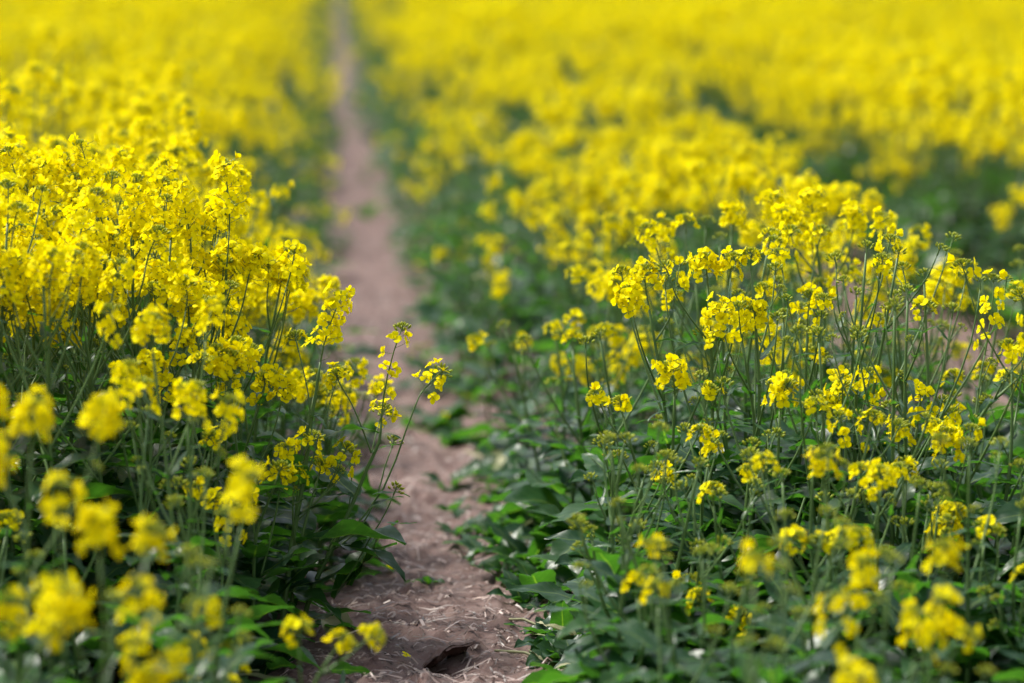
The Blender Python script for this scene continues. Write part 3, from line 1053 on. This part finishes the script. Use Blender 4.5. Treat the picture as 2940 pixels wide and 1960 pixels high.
def style_plan(kind, h, r, lod_lean=0.08, spread=1.0):
    mains, sides, (b0, b1) = STYLE[kind]
    a = r.uniform(0, 6.3)
    ln = r.uniform(0, lod_lean)
    main = r.choice(mains)
    P = plan(r, h, (math.cos(a) * ln, math.sin(a) * ln), main, sides, r.randint(b0, b1), 1.6 if kind in ('leafy', 'clump') else 1.1,
                spread=spread, low={'full': 0.5, 'mid': 0.5, 'wall': 0.30}.get(kind, 0.35))
    P['main'] = main
    return P


SIDE_GROUP = {'left': 'rapeseed plants of the stand left of the path', 'mid': 'rapeseed plants of the strip right of the path', 'right': 'rapeseed plants beyond the second track'}
CARRIES = {'bud': 'with green buds', 'young': 'with few flowers', 'dense': 'with a round yellow head', 'long': 'with a long yellow spike', 'few': 'with loose yellow flowers', 'sparse': 'with sparse flowers', 'pale': 'with a faded head'}
SHORT = ['the tallest left plant', 'the tall round headed left plant', 'the thin straight left stem', 'the plant with leaning bud tip', 'the long upright spike', 'the green bud crown',
         'the olive bud tip', 'the arching edge plant', 'the outer left plant', 'the bushy outer plant', 'the crowded front plant', 'the broad plant under the spike', 'the drooping plant by the path',
         'the domed head near the path', 'the soft yellow edge plant', 'the scattered short edge plant', 'the drooping front plant', 'the few flowered low plant', 'the two open low flowers',
         'the small low bud head', 'the short leafy left plant', 'the blurred middle plant', 'the blurred budded plant', 'the big blurred outer head', 'the chain of blurred heads',
         'the blurred plant beside the chain', 'the blurred bottom head', 'the blurred corner plant', 'the blurred plant by the path', 'the single blurred bottom flower',
         'the tallest stacked heads', 'the wide soft dome', 'the sharp domed head', 'the flat topped head', 'the soft plant by the path', 'the broad bud dome', 'the tight upright head',
         'the few flowers by the path', 'the double dense head', 'the ring of open flowers', 'the tall bare bud stem', 'the outward leaning buds', 'the half opened head', 'the loose thin plant',
         'the heavy soft heads', 'the sparse leaning outer plant', 'the loose yellow crown', 'the small ball head', 'the yellow umbrella head', 'the loose pale buds', 'the slim three flowered stem',
         'the plain bud clusters', 'the scattered soft flowers', 'the flat olive buds', 'the two small flowers', 'the leaning bud shoot', 'the lowest two flowers', 'the two stacked flowers',
         'the blurred flower ring', 'the blurred separate flowers', 'the two blurred low heads', 'the big bottom edge head', 'the blurred corner flowers', 'the lone path plant', 'the full spike beside the lone plant']
ANCHORS = list(zip(SHORT, taken))


def relation(x, y, anchors):
    nm, (ax, ay) = min(anchors, key=lambda q: (q[1][0] - x) ** 2 + 0.5 * (q[1][1] - y) ** 2)
    dx, dy = x - ax, y - ay
    if abs(dy) > 2.2 * abs(dx):
        return ('far behind ' if dy > 0.9 else 'well behind ' if dy > 0.45 else 'just behind ' if dy > 0 else 'well before ' if dy < -0.45 else 'just before ') + nm
    return ('left of ' if dx < 0 else 'right of ') + nm


def crop_label(x, y, h, main):
    if place(x, y)[0] == 'right':
        return f"soft rapeseed plant {CARRIES[main]} across the second track {relation(x, y, ANCHORS)}"
    size = 'low leafy' if h < 0.42 else 'short leafy' if h < 0.58 else 'medium' if h < 0.76 else 'tall'
    return f"{size} rapeseed plant {CARRIES[main]} {relation(x, y, [q for q in ANCHORS if (place(*q[1])[0] == 'left') == (place(x, y)[0] == 'left')])}"


r = random.Random(42)
cells = {}
spots = []


def free(x, y, d):
    cx, cy = int(x // 0.1), int(y // 0.1)
    for i in range(cx - 2, cx + 3):
        for j in range(cy - 2, cy + 3):
            for (a, b) in cells.get((i, j), ()):
                if (a - x) ** 2 + (b - y) ** 2 < d * d:
                    return False
    return True


for (x, y) in taken:
    cells.setdefault((int(x // 0.1), int(y // 0.1)), []).append((x, y))
for y0, y1, dens, gap in ((5.2, 10, 48, 0.072), (10, 30, 20, 0.11), (30, 92, 9, 0.15)):
    area = (y1 - y0) * 2 * (0.1667 * (y0 + y1) / 2 + 1.0)
    n = int(area * dens)
    while n > 0:
        y = r.uniform(y0, y1)
        hw = 0.1667 * y + 1.0
        if r.random() > hw / (0.1667 * y1 + 1.0):
            continue
        n -= 1
        x = r.uniform(-hw, hw)
        s = crop_spot(x, y, r)
        if s is None or not free(x, y, gap):
            continue
        cells.setdefault((int(x // 0.1), int(y // 0.1)), []).append((x, y))
        spots.append((x, y, *s))

# the largest in view are plants of their own, the rest is one crop
def in_view(x, y, h):
    px, py = proj(x, y, h)
    return -60 < px < 3000 and py < 1990


single, rest = [], []
budget = 296 - len(HERO) - 2
for s in sorted(spots, key=lambda s: s[1]):
    if budget > 0 and in_view(s[0], s[1], s[2]):
        single.append(s)
        budget -= 1
    else:
        rest.append(s)
for i, (x, y, h, kd) in enumerate(single):
    rr = random.Random(5000 + i)
    side, _e = place(x, y)
    P = style_plan(kd, h, rr, spread=0.5 if side == 'left' and _e < 0.3 else 1.0)
    lab = crop_label(x, y, h, P['main'])
    if len(lab.split()) > 16:
        lab = lab.replace('yellow ', '')
    if len(lab.split()) > 16:
        lab = lab.replace('far ', '').replace('well ', '').replace('just ', '')
    build(P, (x, y, 0), False, lab, SIDE_GROUP[side])

# prototypes of the crop (kept out of the scene) and the points they stand on
protos, ranges = [], {}
for kd, hs in (('full', (0.95, 0.92, 0.9, 0.98, 0.88, 0.94)), ('mid', (0.72, 0.75, 0.7, 0.68)), ('edge', (0.62, 0.66, 0.7, 0.58)), ('clump', (0.7, 0.6)), ('front', (0.6, 0.7)), ('wall', (0.86, 0.8)), ('leafy', (0.5, 0.45))):
    ranges[kd] = (len(protos), len(hs))
    for j, h in enumerate(hs):
        me = bake(style_plan(kd, h, random.Random(300 + j + len(protos) * 7), 0.05), 1).mesh('crop plant')
        protos.append((bpy.data.objects.new('crop_plant_%02d' % len(protos), me), h))
pc = bpy.data.collections.new('crop_kinds')
for o, _h in protos:
    pc.objects.link(o)
pv, pidx, pscl, prot = [], [], [], []
for (x, y, h, kd) in rest:
    k0, n = ranges[kd]
    k = k0 + r.randrange(n)
    s = h / protos[k][1]
    pv.append((x, y, 0))
    pidx.append(k)
    pscl.append(s)
    prot.append((r.gauss(0, 0.05), r.gauss(0, 0.05), r.uniform(0, 6.283)))
pm = bpy.data.meshes.new('rapeseed_crop')
pm.from_pydata(pv, [], [])
for nm, tp, vals, key in (('idx', 'INT', pidx, 'value'), ('scl', 'FLOAT', pscl, 'value'), ('rot', 'FLOAT_VECTOR', np.array(prot, np.float32).ravel(), 'vector')):
    a_ = pm.attributes.new(nm, tp, 'POINT')
    a_.data.foreach_set(key, vals)
crop = link('rapeseed_crop', pm)
tag(crop, 'yellow flowering rapeseed crop filling the field behind the nearer plants', 'crop', kind='stuff')
ng = bpy.data.node_groups.new('crop', 'GeometryNodeTree')
ng.interface.new_socket('Geometry', in_out='INPUT', socket_type='NodeSocketGeometry')
ng.interface.new_socket('Geometry', in_out='OUTPUT', socket_type='NodeSocketGeometry')
gi, go = ng.nodes.new('NodeGroupInput'), ng.nodes.new('NodeGroupOutput')
ci = ng.nodes.new('GeometryNodeCollectionInfo')
ci.inputs['Collection'].default_value = pc
ci.inputs['Separate Children'].default_value = True
ci.inputs['Reset Children'].default_value = True
ip = ng.nodes.new('GeometryNodeInstanceOnPoints')
ip.inputs['Pick Instance'].default_value = True


def named(tp, nm):
    n = ng.nodes.new('GeometryNodeInputNamedAttribute')
    n.data_type = tp
    n.inputs['Name'].default_value = nm
    return n.outputs['Attribute']


ng.links.new(gi.outputs[0], ip.inputs['Points'])
ng.links.new(ci.outputs[0], ip.inputs['Instance'])
ng.links.new(named('INT', 'idx'), ip.inputs['Instance Index'])
e2r = ng.nodes.new('FunctionNodeEulerToRotation')
ng.links.new(named('FLOAT_VECTOR', 'rot'), e2r.inputs[0])
ng.links.new(e2r.outputs[0], ip.inputs['Rotation'])
ng.links.new(named('FLOAT', 'scl'), ip.inputs['Scale'])
ng.links.new(ip.outputs[0], go.inputs[0])
crop.modifiers.new('crop', 'NODES').node_group = ng

# ------------------------------------------------------------------ low growth along the path
# seedlings on the path's right edge
SEED = [(1310, 1560, .07, 6), (1390, 1620, .12, 7), (1290, 1430, .10, 6), (1460, 1540, .13, 7), (1440, 1690, .10, 6), (1520, 1650, .15, 8), (1380, 1480, .09, 6),
        (1480, 1430, .13, 7), (1560, 1760, .14, 8), (1620, 1860, .12, 7), (1590, 1560, .15, 8), (1090, 1480, .06, 6), (1020, 1080, .08, 6), (1260, 1130, .09, 7), (1230, 1700, .05, 5),
        (1670, 1930, .10, 6), (1140, 700, .10, 6), (1400, 1330, .10, 6), (1050, 640, .12, 7), (1080, 1850, .05, 5),
        (1330, 1400, .10, 7), (1350, 1520, .08, 6), (1420, 1580, .11, 7), (1440, 1470, .13, 8), (1500, 1560, .14, 8), (1540, 1680, .14, 8), (1340, 1640, .06, 5), (1300, 1500, .07, 6), (1500, 1760, .10, 7), (1570, 1860, .10, 7), (1410, 1390, .12, 7), (1360, 1300, .12, 7), (1600, 1940, .10, 7), (1460, 1630, .12, 7)]
for i, (px, py, size, n) in enumerate(SEED):
    rr = random.Random(700 + i)
    g = gp(px, py)
    P = rosette(rr, n, size)
    near = [('the lone path plant', taken[-2]), ('the lifted soil crust', (crust.x, crust.y)), ('the leaning bud shoot', taken[55])]
    dots = {5: 'tiny five leaved', 6: 'six leaved', 7: 'seven leaved', 8: 'broad eight leaved'}[n]
    build(P, (g.x, g.y, 0.01), False, f"{dots} rapeseed seedling low on the path edge {relation(g.x, g.y, near)}", 'rapeseed seedlings on the path', 'seedling', 'rapeseed_seedling')

# trampled leaves and broken stalks at the foot of the right clump
mb = MB()
rr = random.Random(91)
dry = [leaf_mb(k, rr, True) for k in ('lobed', 'oblong', 'lance', 'lance')]
for i in range(420):
    Y = 6.6 + 3.6 * rr.random()
    u = rr.random() ** 1.3
    x = path_x(Y) + 0.17 + 0.36 * u if rr.random() < 0.8 else path_x(Y) - 0.20 - 0.3 * u
    kd = rr.choice(('lobed', 'oblong', 'oblong', 'lance'))
    ln = rr.uniform(0.04, 0.12)
    M = leaf_M(Vector((x, Y, rr.uniform(0.025, 0.05))), rr.uniform(0, 6.3), rr.uniform(-0.1, 0.5), ln) @ Matrix.Rotation(rr.gauss(0, 0.4), 4, 'Y')
    if rr.random() < 0.3:
        mb.add_mb(rr.choice(dry), M, rr.random())
    else:
        mb.add_mb(rr.choice(LEAVES[kd]), M, rr.random())
    if rr.random() < 0.18:
        a = rr.uniform(0, 6.3)
        L = rr.uniform(0.05, 0.16)
        q = Vector((x, Y, 0.03))
        tube(mb, [q, q + Vector((math.cos(a) * L / 2, math.sin(a) * L / 2, 0.015)), q + Vector((math.cos(a) * L, math.sin(a) * L, 0.01))], [0.003, 0.003, 0.0025], 5, DRY, rr.random())
tag(link('trampled_leaves', mb.mesh('trampled_leaves')), 'trampled green and wilted rapeseed leaves lying along the path edges', 'leaves', kind='stuff')

# fallen single blossoms on the soil
for i, (px, py, lab) in enumerate(((1128, 1670, 'single orange yellow blossom fallen on bare soil of the path'), (1165, 1935, 'tiny yellow blossom lying on the soil beside the dark hollow'),
                                   (1200, 790, 'blurred orange yellow blossom low over the far path'), (1376, 1098, 'pair sized blurred yellow blossom at the right fringe of the path'), (1630, 1745, 'orange blossom caught among trampled leaves right of the path'))):
    g = gp(px, py)
    o = link('fallen_flower', FLOWER_ME[i % 4], None, Matrix.Translation((g.x, g.y, 0.035)) @ Euler((0.5, 0.2, i)).to_matrix().to_4x4() @ Matrix.Scale(0.9 if i not in (2, 3) else 1.6, 4))
    tag(o, lab, 'blossom')
